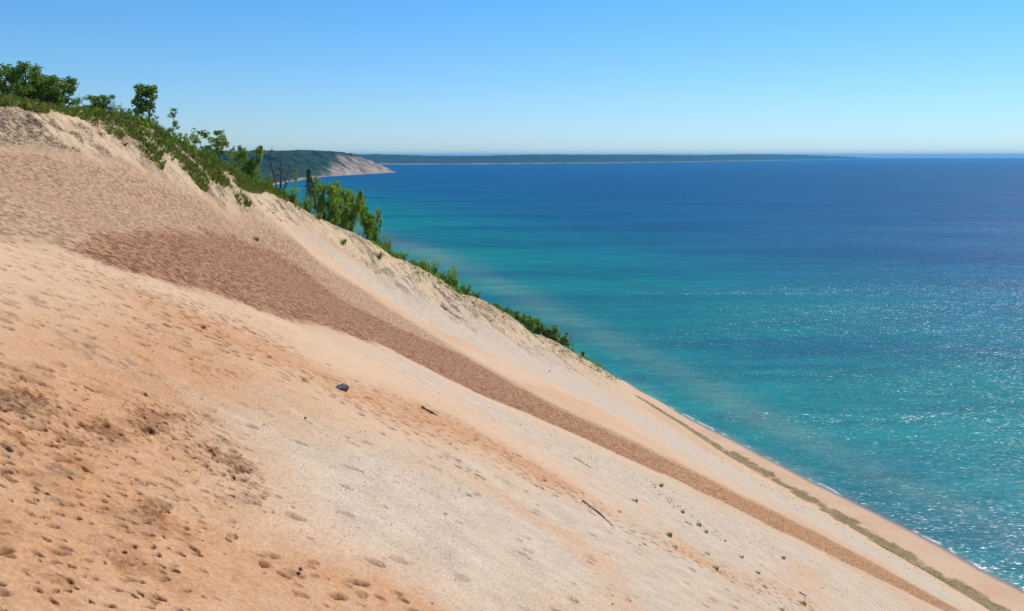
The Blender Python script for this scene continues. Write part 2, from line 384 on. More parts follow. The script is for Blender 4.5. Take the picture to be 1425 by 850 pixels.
# ------------------------------------------------------------------ lake
def water_material():
    N = NT_('lake water'); P = N.pos()
    dp, bar, foam, rip = N.attr('deep'), N.attr('bar'), N.attr('foam'), N.attr('ripple')
    ramp = N.n('ShaderNodeValToRGB'); N.set(ramp.inputs[0], dp); e = ramp.color_ramp.elements
    e[0].position = 0; e[0].color = (0.13, 0.32, 0.27, 1); e[1].position = 1; e[1].color = (0.0, 0.094, 0.230, 1)
    for p, c in ((0.10, (0.010, 0.225, 0.215)), (0.32, (0.0, 0.190, 0.200)), (0.55, (0.0, 0.145, 0.215)), (0.80, (0.0, 0.108, 0.228))):
        q = e.new(p); q.color = (*c, 1)
    col = N.mix(N.math('MULTIPLY', bar, 0.72), ramp.outputs[0], (0.17, 0.27, 0.215))
    cloud = N.noise(N.scale(P, (0.0016, 0.005, 1)), 1.0, 5, 0.6)
    col = N.mix(N.rng(cloud, 0.40, 0.66, 0.0, 0.55), col, (0.0, 0.060, 0.15))
    wv = N.noise(N.scale(P, (0.10, 0.42, 1)), 1.0, 4, 0.7); wv2 = N.noise(N.scale(P, (0.012, 0.05, 1)), 1.0, 4, 0.7)  # lighter and darker wave facets painted into the water colour
    wm = N.math('MULTIPLY', N.rng(wv, 0.3, 0.7, 0.82, 1.18), N.rng(wv2, 0.3, 0.7, 0.86, 1.14))
    vm = N.n('ShaderNodeVectorMath', operation='SCALE'); N.set(vm.inputs[0], col); N.set(vm.inputs['Scale'], wm); col = vm.outputs[0]
    col = N.mix(foam, col, (0.75, 0.78, 0.76))
    # wave facets: real slopes, not filtered away with distance
    def slope(scale, sx, amp, det):
        c = N.noise(N.scale(P, (sx, 1, 1)), scale, det, 0.6, 'Color')
        a = N.n('ShaderNodeVectorMath', operation='SUBTRACT'); N.set(a.inputs[0], c); a.inputs[1].default_value = (.5, .5, .5)
        return N.scale(a.outputs[0], (amp, amp, 0))
    a = N.n('ShaderNodeVectorMath', operation='ADD'); N.set(a.inputs[0], slope(1.25, 0.40, 2.3, 3)); N.set(a.inputs[1], slope(0.2, 0.4, 0.5, 2))
    m = N.n('ShaderNodeVectorMath', operation='SCALE'); N.set(m.inputs[0], a.outputs[0]); N.set(m.inputs['Scale'], rip)
    b = N.n('ShaderNodeVectorMath', operation='ADD'); N.set(b.inputs[0], m.outputs[0]); b.inputs[1].default_value = (0, 0, 1)
    nn = N.n('ShaderNodeVectorMath', operation='NORMALIZE'); N.set(nn.inputs[0], b.outputs[0])
    fr = N.n('ShaderNodeFresnel'); fr.inputs[0].default_value = 1.33; N.set(fr.inputs[1], nn.outputs[0])
    df = N.n('ShaderNodeBsdfDiffuse'); N.set(df.inputs[0], col)
    gl = N.n('ShaderNodeBsdfGlossy'); gl.inputs['Roughness'].default_value = 0.31; N.set(gl.inputs['Normal'], nn.outputs[0])
    mx = N.n('ShaderNodeMixShader'); N.set(mx.inputs[0], N.math('MINIMUM', fr.outputs[0], 0.075)); N.t.links.new(df.outputs[0], mx.inputs[1]); N.t.links.new(gl.outputs[0], mx.inputs[2])
    sh = mx.outputs[0]
    return N.finish(sh)
def build_lake():
    az = np.concatenate([np.linspace(-180, -40, 40)[:-1], np.linspace(-40, 40, 620), np.linspace(40, 180, 50)[1:-1]])
    rr = np.concatenate([np.geomspace(120, 700, 420)[:-1], np.geomspace(700, 60000, 330)])
    A_, R_ = np.meshgrid(np.radians(az), rr)
    x = (np.sin(A_) * R_).ravel(); y = (np.cos(A_) * R_).ravel(); r = R_.ravel(); s, t = st(x, y)
    n1 = fbm(x / 120, y / 60, 4, 201); n2 = fbm(x / 900, y / 300, 4, 207)
    off = s - 231 - 0.9 * fbm(t / 14, t * 0 + 3.3, 3, 5) - 1.3 * fbm(t / 55, t * 0 + 1.3, 2, 15)
    d = off + n1 * 30 + n2 * 90 * smooth(100, 500, off)
    deep = np.interp(d, [0, 9, 30, 160, 330, 620, 1400], [0, 0.07, 0.16, 0.30, 0.50, 0.78, 1.0])
    cx = np.interp(t, [0, 270, 600, 1000, 1500], [262, 263, 285, 305, 300])
    w = np.interp(t, [0, 270, 600, 1200], [13, 13, 20, 34])
    bar = np.exp(-((s - cx + n1 * 7) / w) ** 2) * (0.75 + 0.5 * n2) * (0.7 + 0.5 * smooth(-.4, .3, n1)) * smooth(1900, 1100, t)
    bar = np.maximum(bar, 0.5 * np.exp(-((off - 1) / 3.0) ** 2))
    # small breaking wash along the waterline
    wl = fbm(t / 7, t * 0 + 1.3, 3, 55); foam = 0.8 * smooth(0.06, 0.34, wl) * np.exp(-((off - 1.0 - 0.6 * fbm(t / 3, t * 0, 2, 9)) / 0.55) ** 2)
    # wind: ruffled streaks
    rip = 0.80 + 0.35 * fbm(x / 260, y / 70, 4, 301)
    for a_, b_, Lx, Ly, k in ((1090, 408, 150, 8, .55), (1250, 425, 120, 22, .3), (1180, 580, 60, 9, .35), (1040, 480, 60, 4, .3), (1300, 345, 80, 10, .3), (1050, 575, 22, 6, .35)):
        dd = direction(a_, b_); k_ = CAMZ / -dd[2]; qx, qy = dd[0] * k_, dd[1] * k_
        rip = rip + k * np.exp(-(((x - qx) / Lx) ** 2 + ((y - qy - 6 * fbm(x / 60, y / 60, 3, 5)) / Ly) ** 2))
    rip *= 0.55 + 0.45 * smooth(-0.25, 0.45, np.degrees(np.arctan2(x, y)) / 30 + 0.25 * n1)
    rip *= 0.60 + 0.40 * smooth(300, 620, r)
    nr, na = len(rr), len(az)
    i = np.arange(nr - 1)[:, None] * na; j = np.arange(na)[None]; j2 = (j + 1) % na
    f = np.stack([i + j, i + j2, i + na + j2, i + na + j], -1).reshape(-1, 4)[:, ::-1]
    o = mesh_obj('lake_water', np.stack([x, y, 0 * x], -1), f, water_material(), None, True,
                 {k: ('POINT', v) for k, v in dict(deep=deep, bar=np.clip(bar, 0, 1), foam=np.clip(foam, 0, 1), ripple=np.clip(rip, 0.2, 1.8)).items()})
    tag(o, 'blue and turquoise lake reaching to the horizon', None, None, 'structure')
build_lake()

# ------------------------------------------------------------------ headland and far shore
def forest_material(name):
    N = NT_(name); P = N.pos(); cl = N.attr('bare')
    n = N.noise(P, 0.03, 4, 0.7); n2 = N.noise(P, 0.004, 3)
    g = N.mix(N.rng(n, 0.35, 0.65), (0.010, 0.030, 0.012), (0.040, 0.080, 0.024))
    g = N.mix(N.rng(n2, 0.4, 0.6, 0, .4), g, (0.025, 0.055, 0.030))
    sd = N.mix(N.rng(N.noise(N.scale(P, (1, 1, .4)), 0.02, 5, 0.7), 0.35, 0.65), (0.52, 0.39, 0.27), (0.22, 0.16, 0.12))
    col = N.mix(cl, g, sd)
    return N.finish(N.pbr(col, 0.95, None, 0.1))
def grid_faces(n, m):
    i = np.arange(n - 1)[:, None] * m; j = np.arange(m - 1)[None]
    return np.stack([i + j, i + j + 1, i + m + j + 1, i + m + j], -1).reshape(-1, 4)
def build_headland():
    # u along the coast (by distance y), d inland
    yy = np.concatenate([np.linspace(1500, 3400, 90), np.linspace(3410, 8600, 700)]); dd = np.concatenate([np.linspace(-60, 500, 110), np.linspace(508, 3500, 150)])
    Yg, D = np.meshgrid(yy, dd, indexing='ij')
    cx = np.interp(Yg, [1500, 2300, 3000, 3500, 4000, 4300, 4900, 5500, 6300, 6860, 6960, 7100, 8600], [-330, -640, -900, -1040, -1080, -1120, -1165, -1175, -1030, -915, -935, -1300, -4200])
    cx = cx + 14 * fbm(Yg / 160, Yg * 0, 3, 71)
    X = cx - D
    top = np.interp(Yg, [1500, 3000, 4500, 5000, 5600, 6100, 6450, 6650, 6780, 6870, 8600], [95, 100, 104, 118, 142, 152, 146, 128, 84, 22, 10])
    low = np.interp(Yg, [1500, 4000, 4800, 5300, 8600], [1, 1, 1, 0, 0])
    gul = np.abs(fbm((Yg + D * .15) / 100, D / 420, 4, 83)) 
    steep = np.interp(Yg, [1500, 5000, 5400, 6900], [0.22, 0.24, 0.62, 0.66])
    rise = np.clip((D - 18) * steep * (1 - 0.7 * gul), None, 400)
    Z = -smax(-np.maximum(rise, 0), -(top + 14 * fbm(X / 420, Yg / 420, 4, 91)), 10)
    Z = np.where(D < 18, (D) * 0.12, Z + 2)
    bare = smooth(5300, 5620, Yg - 3.6 * D + 160 * fbm(D / 90, Yg / 90, 3, 5)) * smooth(1.0, 0.80, Z / np.maximum(top, 1))
    pt = fbm((Yg + D * .4) / 55, D / 170, 5, 93, .6) + .25 * fbm(Yg / 300, D / 120, 2, 95); bare = bare * smooth(-0.42, 0.10, pt + 0.30 * smooth(70, 10, Z) + 0.02)
    bare = np.maximum(bare, smooth(26, 16, D))
    can = (1 - bare) * (D > 22)
    cr = vnoise(X / 11, Yg / 11, 3) * 9 + vnoise(X / 40, Yg / 40, 4) * 12 - 6
    Z = Z + can * cr
    o = mesh_obj('headland', np.stack([X, Yg, Z], -1).reshape(-1, 3), grid_faces(len(yy), len(dd)), forest_material('headland forest and bare bluff'), None, True,
                 {'bare': ('POINT', bare.ravel())})
    tag(o, 'wooded headland ending in a bare sandy bluff', None, None, 'structure')
def build_far():
    # pixel columns to coast distance
    az = np.linspace(-19, 22.4, 1100); rows = np.concatenate([np.linspace(0, 300, 10), np.linspace(400, 5000, 26)])
    T, D = np.meshgrid(az, rows, indexing='ij'); px = W0 / 2 + F0 * cp * np.tan(np.radians(T)) 
    dist = np.interp(px, [300, 540, 720, 850, 960, 1080, 1190, 1210], [11500, 12800, 13600, 15500, 18500, 25000, 36000, 40000])
    dist = dist + 200 * fbm(px / 30, px * 0, 3, 3)
    rad = dist + D
    X, Y = np.sin(np.radians(T)) * rad, np.cos(np.radians(T)) * rad
    pxh = np.interp(px, [300, 540, 600, 660, 720, 800, 900, 1000, 1040, 1100, 1150, 1172, 1192], [0.3, 0.3, -1.0, -0.4, 0.9, .2, .4, 1.1, 1.1, 0.6, -0.7, -1.8, -3.6])
    top = CAMZ + (pxh + 0.5 * fbm(px / 40, px * 0, 4, 8) + 0.5 * fbm(px / 9, px * 0, 3, 28) + 1.3 * fbm(px / 95, px * 0 + 4, 2, 18)) / F0 * dist
    top = np.maximum(top, 4)
    sp = np.interp(dist, [11000, 40000], [1500, 3500]) * (0.8 + .4 * fbm(px / 25, D / 900, 3, 12))
    Z = top * smooth(60, 1, sp * 0 + 1) if False else top * np.clip((D - 40) / sp, 0, 1) ** 0.7
    Z = Z - np.clip(D - sp * 1.6, 0, 1e9) * 0.03 - 1.0 + 2.2 * (D > 30)
    Z = Z + (D > 400) * 8 * vnoise(X / 60, Y / 60, 4)
    bare = smooth(130, 90, D) * (0.6 + .4 * fbm(px / 9, px * 0, 3, 7))
    o = mesh_obj('far_shore', np.stack([X, Y, Z], -1).reshape(-1, 3), grid_faces(len(az), len(rows)), forest_material('far wooded shore'), None, True,
                 {'bare': ('POINT', np.clip(bare, 0, 1).ravel())})
    tag(o, 'low blue wooded shore across the lake', None, None, 'structure')
build_headland(); build_far()

# ------------------------------------------------------------------ plants
def leaf_material(name, dark, light, tr=0.35):
    N = NT_(name); tone = N.attr('tone'); oi = N.n('ShaderNodeObjectInfo').outputs['Random']
    f = N.math('ADD', N.math('MULTIPLY', tone, 0.75), N.math('MULTIPLY', oi, 0.25))
    col = N.mix(f, dark, light)
    a = N.pbr(col, 0.55, None, 0.35)
    tl = N.n('ShaderNodeBsdfTranslucent'); N.set(tl.inputs[0], N.mix(0.5, col, (0.30, 0.48, 0.03)))
    mx = N.n('ShaderNodeMixShader'); mx.inputs[0].default_value = tr; N.t.links.new(a, mx.inputs[1]); N.t.links.new(tl.outputs[0], mx.inputs[2])
    return N.finish(mx.outputs[0])
LEAF_DARK = leaf_material('dark oak leaves', (0.050, 0.110, 0.016), (0.24, 0.37, 0.045), 0.42)
LEAF_MID = leaf_material('green leaves', (0.085, 0.175, 0.014), (0.38, 0.54, 0.050), 0.45)
LEAF_LIGHT = leaf_material('yellow green leaves', (0.14, 0.22, 0.025), (0.34, 0.44, 0.06), 0.45)
LEAF_CON = leaf_material('conifer needles', (0.012, 0.035, 0.014), (0.035, 0.075, 0.025), 0.1)
GRASS = leaf_material('olive beach grass', (0.13, 0.18, 0.030), (0.42, 0.40, 0.10), 0.42)
TUFTG = leaf_material('tuft grass', (0.24, 0.28, 0.08), (0.50, 0.48, 0.18), 0.5)
BRUSH = leaf_material('dead brush', (0.10, 0.07, 0.045), (0.30, 0.22, 0.14), 0.1)
DRYGR = leaf_material('dry grass', (0.40, 0.33, 0.17), (0.62, 0.53, 0.30), 0.5)
def bark_material(name, a, b):
    N = NT_(name); P = N.n('ShaderNodeTexCoord').outputs['Object']
    n = N.noise(N.scale(P, (6, 6, 1.5)), 2.0, 4, .7)
    return N.finish(N.pbr(N.mix(N.rng(n, .35, .65), a, b), 0.9, N.bump(n, 0.5, 0.03), 0.2))
BARK = bark_material('brown bark', (0.05, 0.038, 0.028), (0.13, 0.10, 0.075))
BARK_PALE = bark_material('pale grey bark', (0.10, 0.085, 0.07), (0.24, 0.21, 0.18))
DEADWOOD = bark_material('weathered grey wood', (0.075, 0.062, 0.055), (0.20, 0.17, 0.15))

def tube(V, Fc, path, radii, n=6):
    b0 = len(V)
    for k, (p, r) in enumerate(zip(path, radii)):
        p = Vector(p); d = Vector(path[min(k + 1, len(path) - 1)]) - Vector(path[max(k - 1, 0)])
        d.normalize(); a = d.orthogonal().normalized(); b = d.cross(a)
        for i in range(n):
            w = 2 * math.pi * i / n; q = p + (a * math.cos(w) + b * math.sin(w)) * r; V.append(tuple(q))
    for k in range(len(path) - 1):
        for i in range(n):
            a0 = b0 + k * n + i; a1 = b0 + k * n + (i + 1) % n; Fc.append((a0, a1, a1 + n, a0 + n))
    Fc.append(tuple(b0 + (len(path) - 1) * n + i for i in range(n)))
    Fc.append(tuple(b0 + i for i in reversed(range(n))))
def limb_path(p, d, L, rng, n=5, wander=0.18, lift=0.1):
    path = [Vector(p)]; d = Vector(d).normalized()
    for k in range(n):
        d = (d + Vector((rng.gauss(0, wander), rng.gauss(0, wander), rng.gauss(0, wander) + lift))).normalized(); path.append(path[-1] + d * (L / n))
    return path, d
def leaf_quads(centers, spreads, counts, size, rng, flat=1.0, elong=1.4):
    P, Nn = [], []
    for c, sp, k in zip(centers, spreads, counts):
        v = rng.normal(0, 1, (k, 3)); v /= np.linalg.norm(v, axis=1)[:, None] + 1e-9
        v *= rng.random((k, 1)) ** 0.45
        P.append(np.array(c) + v * np.array([sp, sp, sp * 1.1]))
    P = np.concatenate(P); k = len(P)
    a = rng.normal(0, 1, (k, 3)); a[:, 2] *= flat; a /= np.linalg.norm(a, axis=1)[:, None]
    b = np.cross(a, rng.normal(0, 1, (k, 3))); b /= np.linalg.norm(b, axis=1)[:, None]
    s = size * (0.5 + rng.random((k, 1)))
    a *= s * elong * .5; b *= s * .5
    V = np.stack([P - a, P - a * .1 + b, P + a, P - a * .1 - b], 1).reshape(-1, 3)
    Fq = np.arange(4 * k).reshape(k, 4)
    return V, Fq, rng.random(k)

def make_plant(name, seed, kind, leaf, bark):
    """Unit-ish plants about 6 m tall; scaled per place. kind picks habit."""
    rng = random.Random(seed); nr = np.random.default_rng(seed)
    root = link(bpy.data.objects.new(name, None)); V, Fc = [], []; tips = []
    if kind in ('oak', 'tall', 'airy', 'slim', 'full'):
        H = 6.0
        stems = {'full': 2, 'oak': 3, 'tall': 1, 'airy': 5, 'slim': 1}[kind]
        th = {'full': .06, 'oak': 0.10, 'tall': 0.40, 'airy': 0.30, 'slim': 0.35}[kind]
        for sidx in range(stems):
            an = 2 * math.pi * sidx / stems + rng.random(); tilt = {'full': .10, 'oak': .35, 'tall': .04, 'airy': .38, 'slim': .12}[kind]
            L = H * {'full': .9, 'oak': .8, 'tall': .9, 'airy': .88, 'slim': .95}[kind] * rng.uniform(.85, 1)
            path, _ = limb_path((0.15 * math.cos(an), 0.15 * math.sin(an), -0.5), (math.cos(an) * tilt, math.sin(an) * tilt, 1), L + .5, rng, 8, .09, .08)
            r0 = {'full': .12, 'oak': .13, 'tall': .15, 'airy': .07, 'slim': .08}[kind]
            tube(V, Fc, path, [r0 * (1 - .85 * k / 8) for k in range(9)], 7)
            nl = {'full': 15, 'oak': 12, 'tall': 13, 'airy': 5, 'slim': 7}[kind]
            for q in range(nl):
                f = th + (1 - th) * (q + rng.random() * .6) / nl; i = min(7, int(f * 8)); p = path[i].lerp(path[i + 1], f * 8 - i if f < 1 else 0)
                aa = rng.random() * 6.28; ll = H * {'full': .27, 'oak': .36, 'tall': .24, 'airy': .2, 'slim': .2}[kind] * (1.15 - .6 * f) * rng.uniform(.6, 1.2)
                pp, _ = limb_path(p, (math.cos(aa), math.sin(aa), rng.uniform(.1, .8)), ll, rng, 4)
                tube(V, Fc, pp, [r0 * .4 * (1 - .8 * k / 4) for k in range(5)], 5)
                tips += [pp[-1], pp[-2], pp[2].lerp(pp[3], .5)]
                for _k in range(2):
                    pq, _ = limb_path(pp[2], (rng.gauss(0, 1), rng.gauss(0, 1), rng.uniform(-.1, .8)), ll * .5, rng, 3)
                    tube(V, Fc, pq, [r0 * .2, r0 * .15, r0 * .1, r0 * .04], 4); tips.append(pq[-1])
            tips.append(path[-1])
        sp = {'full': .42, 'oak': .46, 'tall': .42, 'airy': .30, 'slim': .26}[kind]; cnt = {'full': 32, 'oak': 42, 'tall': 36, 'airy': 28, 'slim': 18}[kind]; ls = {'full': .17, 'oak': .17, 'tall': .17, 'airy': .15, 'slim': .14}[kind]
        if kind == 'oak': cnt = 30
    elif kind == 'conifer':
        H = 6.0; path, _ = limb_path((0, 0, -.4), (0, 0, 1), H + .3, rng, 8, .02, 0); tube(V, Fc, path, [.12 * (1 - .9 * k / 8) for k in range(9)], 7)
        for q in range(46):
            f = .12 + .86 * q / 46; z = H * f; aa = q * 2.4; L = (1 - f) * 1.6 * rng.uniform(.7, 1.1) + .15
            pp, _ = limb_path((0, 0, z), (math.cos(aa), math.sin(aa), -.05), L, rng, 3, .08, 0); tube(V, Fc, pp, [.03, .02, .015, .01], 4)
            tips += [pp[-1], pp[-2], pp[1]]
        sp, cnt, ls = .24, 20, .12
    elif kind == 'shrub':
        for q in range(16):
            aa = rng.random() * 6.28; tl = rng.uniform(.1, 1.1); L = rng.uniform(1.6, 3.4) * (1.1 - .3 * tl)
            pp, _ = limb_path((rng.gauss(0, .35), rng.gauss(0, .35), -.25), (math.cos(aa) * tl, math.sin(aa) * tl, 1), L, rng, 5, .13, .02)
            tube(V, Fc, pp, [.05, .04, .03, .022, .015, .01], 5); tips += [pp[-1], pp[-2], pp[-3], pp[2]]
        sp, cnt, ls = .42, 28, .16
    elif kind == 'dead':
        H = 6.0
        for sidx, (dx, L, r0) in enumerate(((0, 5.6, .19), (-.28, 5.9, .14), (.32, 4.4, .12))):
            path, _ = limb_path((dx * .3, 0, -.5), (dx, rng.gauss(0, .1), 1), L + .5, rng, 9, .06, .05); tube(V, Fc, path, [r0 * (1 - .88 * k / 9) for k in range(10)], 7)
            for q in range(9):
                i = 3 + q * 6 // 9; aa = rng.random() * 6.28
                pp, _ = limb_path(path[i], (math.cos(aa), math.sin(aa), rng.uniform(.3, 1.2)), rng.uniform(.7, 1.7), rng, 4, .15, .12)
                tube(V, Fc, pp, [.07, .055, .045, .035, .02], 4)
                for _k in range(2):
                    pq, _ = limb_path(pp[2], (rng.gauss(0, 1), rng.gauss(0, 1), .6), .6, rng, 3); tube(V, Fc, pq, [.035, .03, .022, .015], 4)
        mesh_obj('trunk', V, Fc, bark, root); return root
    mesh_obj('trunk' if kind != 'shrub' else 'stems', V, Fc, bark, root)
    tips = [tuple(p) for p in tips]; nr2 = nr.random(len(tips))
    keep = [i for i in range(len(tips)) if nr2[i] > (0.10 if kind != 'airy' else .2)]
    cs = [tips[i] for i in keep]; sps = [sp * nr.uniform(.55, 1.35) for _ in cs]; cn = [int(cnt * nr.uniform(.6, 1.3)) for _ in cs]
    v, f, tn = leaf_quads(cs, sps, cn, ls, nr)
    # each clump has its own tone
    tone = np.concatenate([np.full(k, nr.random()) for k in cn]) * .55 + tn * .45
    mesh_obj('crown' if kind != 'shrub' else 'foliage', v, f, leaf, root, False, {'tone': ('FACE', tone)})
    return root

protos = {}
def size_of(root):
    zs = [v.co.z for ch in root.children for v in ch.data.vertices]; xs = [math.hypot(v.co.x, v.co.y) for ch in root.children for v in ch.data.vertices]
    return max(zs), float(np.percentile(xs, 98)) * 0.84
KINDS = {'full': (LEAF_DARK, BARK), 'full2': (LEAF_MID, BARK), 'oak': (LEAF_DARK, BARK), 'oak2': (LEAF_MID, BARK), 'tall': (LEAF_DARK, BARK), 'tall2': (LEAF_MID, BARK), 'airy': (LEAF_LIGHT, BARK_PALE), 'airy2': (LEAF_MID, BARK_PALE), 'slim': (LEAF_DARK, BARK_PALE), 'slim2': (LEAF_LIGHT, BARK_PALE),
         'conifer': (LEAF_CON, BARK), 'shrub': (LEAF_DARK, BARK), 'shrub2': (LEAF_MID, BARK), 'shrub3': (LEAF_LIGHT, BARK), 'dead': (None, DEADWOOD)}
def place_plant(name, key, base, h, w, label, cat, group=None, rot=None, seed=0, lean=0.0):
    """h and w in metres: total height and half-width."""
    k = (key, seed, name)
    if k not in protos:
        root = make_plant(name, 11 + seed * 13 + len(key) * 5, key.rstrip('23'), *KINDS[key]); protos[k] = (root, size_of(root)); used = False
    else: used = True
    root, (ph, pw) = protos[k]
    if used:
        r = root.copy(); C.objects.link(r)
        for ch in list(root.children):
            c = ch.copy(); C.objects.link(c); c.parent = r
        for q in ('group',):
            if q in r: del r[q]
    else: r = root
    r.location = base; r.rotation_euler = (0, lean, random.uniform(0, 6.28) if rot is None else rot)
    r.scale = (w / pw, w / pw, h / ph)
    tag(r, label, cat, group); return r
def stand(name, key, px, ytop, ybase, halfw, behind, label, cat, group=None, seed=0, rot=None, lean=0.0, onface=False):
    if onface:
        b = ground(px, ybase); dist = math.hypot(b[0], b[1])
    else:
        b, dist = crest_point(px, behind)
    d = direction(px, ytop); k = dist / math.hypot(d[0], d[1]); ztop = CAMZ + d[2] * k
    h = max(ztop - b[2], 0.5); w = halfw / F0 * dist * 1.0
    return place_plant(name, key, (b[0], b[1], b[2] - .12), h, w, label, cat, group, rot, seed, lean)

G1 = 'trees and shrubs along the dune crest'; G2 = 'row of small trees low on the dune edge'
PL = [
 ('oak_tree', 'oak', 20, 92, 140, 15, 4, 'thin-crowned dark green oak at the far left end of the crest', 'tree', 0),
 ('oak_tree', 'oak', 50, 84, 142, 25, 3, 'tallest ragged dark oak of the crest clump on the far left', 'tree', 1),
 ('oak_tree', 'oak', 74, 98, 148, 17, 4, 'leafy oak between the tall ragged oak and the round bushy one', 'tree', 2),
 ('oak_tree', 'oak', 95, 102, 158, 25, 1, 'broad round dark oak with leaves down to the grass, right of the tallest oak', 'tree', 0),
 ('shrub', 'shrub', 127, 147, 163, 10, 2, 'small low shrub in the dip between the left oaks and the next bushes', 'shrub', 0),
 ('oak_tree', 'oak', 155, 129, 165, 18, 2, 'short spiky topped oak on the crest beside a bare sand patch', 'tree', 1),
 ('shrub', 'shrub', 180, 143, 168, 14, 3, 'flat-topped dark shrub left of the lone tall crest tree', 'shrub', 1),
 ('shrub', 'shrub', 200, 146, 173, 13, 2, 'dark rounded shrub touching the foot of the lone tall tree', 'shrub', 0),
 ('tall_tree', 'tall', 215, 113, 176, 19, 2, 'lone upright tree with a bare lower trunk and oval crown', 'tree', 0),
 ('slender_tree', 'slim', 226, 148, 182, 8, 3, 'spindly nearly leafless sapling just right of the lone tall tree', 'tree', 0),
 ('slender_tree', 'slim', 243, 148, 190, 11, 3, 'spindly sapling arching to the right with sparse leaves', 'tree', 1),
 ('shrub', 'shrub', 234, 172, 200, 13, 1, 'dense dark shrub beneath the spindly saplings', 'shrub', 1),
 ('shrub', 'shrub', 250, 182, 208, 13, 1, 'dense bush downhill of the spindly saplings', 'shrub', 0),
 ('shrub', 'shrub2', 266, 184, 214, 14, 1, 'bushy green shrub with a raised top left of the many-stemmed tree', 'shrub', 1),
 ('shrub', 'shrub', 279, 200, 222, 9, 1, 'small dark shrub at the foot of the many-stemmed tree', 'shrub', 0),
 ('many_stemmed_tree', 'airy', 303, 177, 228, 22, 3, 'open yellow-green tree with many thin stems against the sky', 'tree', 0),
 ('birch_tree', 'airy2', 336, 201, 244, 15, 5, 'green tree with airy top left of the bare dead tree', 'tree', 1),
 ('birch_tree', 'full2', 350, 200, 250, 15, 3, 'bushy green tree nearest the bare dead tree', 'tree', 1),
 ('birch_tree', 'slim2', 364, 220, 252, 9, 8, 'thin pale green sapling between the bushy tree and the dead tree', 'tree', 0),
 ('shrub', 'shrub', 376, 240, 262, 11, 3, 'low shrub at the foot of the dead tree, on its uphill side', 'shrub', 1),
 ('dead_tree', 'dead', 392, 202, 262, 14, 2, 'bare grey dead tree with forked leafless branches on the crest', 'tree', 0),
 ('slender_tree', 'slim2', 408, 232, 270, 8, 8, 'thin yellowish sapling right of the bare dead tree', 'tree', 2),
 ('shrub', 'shrub2', 405, 258, 290, 11, -1, 'rounded dark bush on the sand edge below the dead tree', 'shrub', 1),
 ('shrub', 'shrub2', 428, 268, 290, 8, 0, 'small round bush at the foot of the dark conifer', 'shrub', 0),
 ('conifer_tree', 'conifer', 432, 234, 290, 9, 5, 'narrow dark conifer standing over the lake beside bright leafy trees', 'tree', 0),
 ('leafy_tree', 'full2', 449, 243, 300, 13, 6, 'light green leafy tree just right of the dark conifer', 'tree', 2),
 ('leafy_tree', 'full2', 462, 250, 306, 14, 4, 'second leafy tree right of the dark conifer', 'tree', 0),
 ('leafy_tree', 'full2', 476, 256, 312, 14, 4, 'tallest leafy tree in the middle of the dense crest group', 'tree', 0),
 ('leafy_tree', 'full2', 489, 261, 320, 14, 3, 'broad leafy tree in the dense crest group, left of its last tree', 'tree', 1),
 ('leafy_tree', 'full2', 510, 270, 334, 16, 3, 'large leafy tree at the downhill end of the dense crest group', 'tree', 1),
 ('leafy_tree', 'full2', 520, 288, 338, 9, 3, 'lower leafy tree leaning over the lake beside the last large one', 'tree', 2),
 ('shrub', 'shrub2', 538, 323, 348, 10, 2, 'lone green bush just downhill of the dense tree group', 'shrub', 0),
 ('shrub', 'shrub2', 560, 348, 360, 7, 1, 'very low bush on the crest between the lone bush and the next clump', 'shrub', 1),
 ('shrub', 'shrub2', 588, 356, 376, 9, 1, 'upper bush of the small clump halfway down the edge', 'shrub', 0),
 ('shrub', 'shrub2', 600, 361, 384, 9, 1, 'lower bush of the small clump halfway down the edge', 'shrub', 1),
 ('shrub', 'shrub2', 613, 378, 390, 7, 1, 'low bush linking two clumps halfway down the edge', 'shrub', 0),
 ('shrub', 'shrub2', 628, 370, 398, 12, 1, 'pointed bright bush, tallest halfway down the dune edge', 'shrub', 1),
 ('shrub', 'shrub2', 647, 388, 408, 11, 1, 'rounded bush directly downhill of the pointed bright bush', 'shrub', 0),
 ('shrub', 'shrub2', 662, 403, 414, 7, 1, 'smallest bush trailing downhill below the rounded one', 'shrub', 1),
 ('shrub', 'shrub', 690, 420, 430, 7, 1, 'dull green low bush above the row of small trees', 'shrub', 0),
 ('shrub', 'shrub', 706, 423, 440, 6, 1, 'upright dull bush just above the row of small trees', 'shrub', 1),
]
for i, (nm, key, px, yt, yb, hw, beh, lab, cat, seed) in enumerate(PL):
    stand(nm, key, px, yt, yb, hw, beh, lab, cat, G1, seed, rot=(0.0 if key == 'dead' else None))
row = [(719, 432, 6), (729, 434, 7), (738, 439, 7), (748, 441, 8), (757, 448, 7), (766, 452, 8), (775, 456, 7), (783, 462, 6)]
nth = ['uppermost', 'second', 'third', 'fourth', 'fifth', 'sixth', 'seventh', 'lowest']
for i, (px, yt, hw) in enumerate(row):
    stand('young_tree', 'full2', px, yt - 1, 0, hw + 1.5, 2, f'{nth[i]} dark green young tree counting down the dense row above the beach', 'tree', G2, i % 3)
stand('young_tree', 'tall', 791, 470, 0, 6, 2, 'dark young tree standing just apart below the dense row', 'tree', G2, 1)
stand('young_tree', 'slim2', 801, 465, 0, 6, 1, 'pale thin young tree against the water below the dense row', 'tree', G2, 1)
stand('young_tree', 'tall', 813, 488, 0, 4.5, 1, 'small narrow young tree second lowest on the dune edge', 'tree', G2, 2)
stand('young_tree', 'conifer', 837, 511, 0, 3, 0, 'tiny lone dark tree lowest on the dune edge near the beach', 'tree', G2, 1)

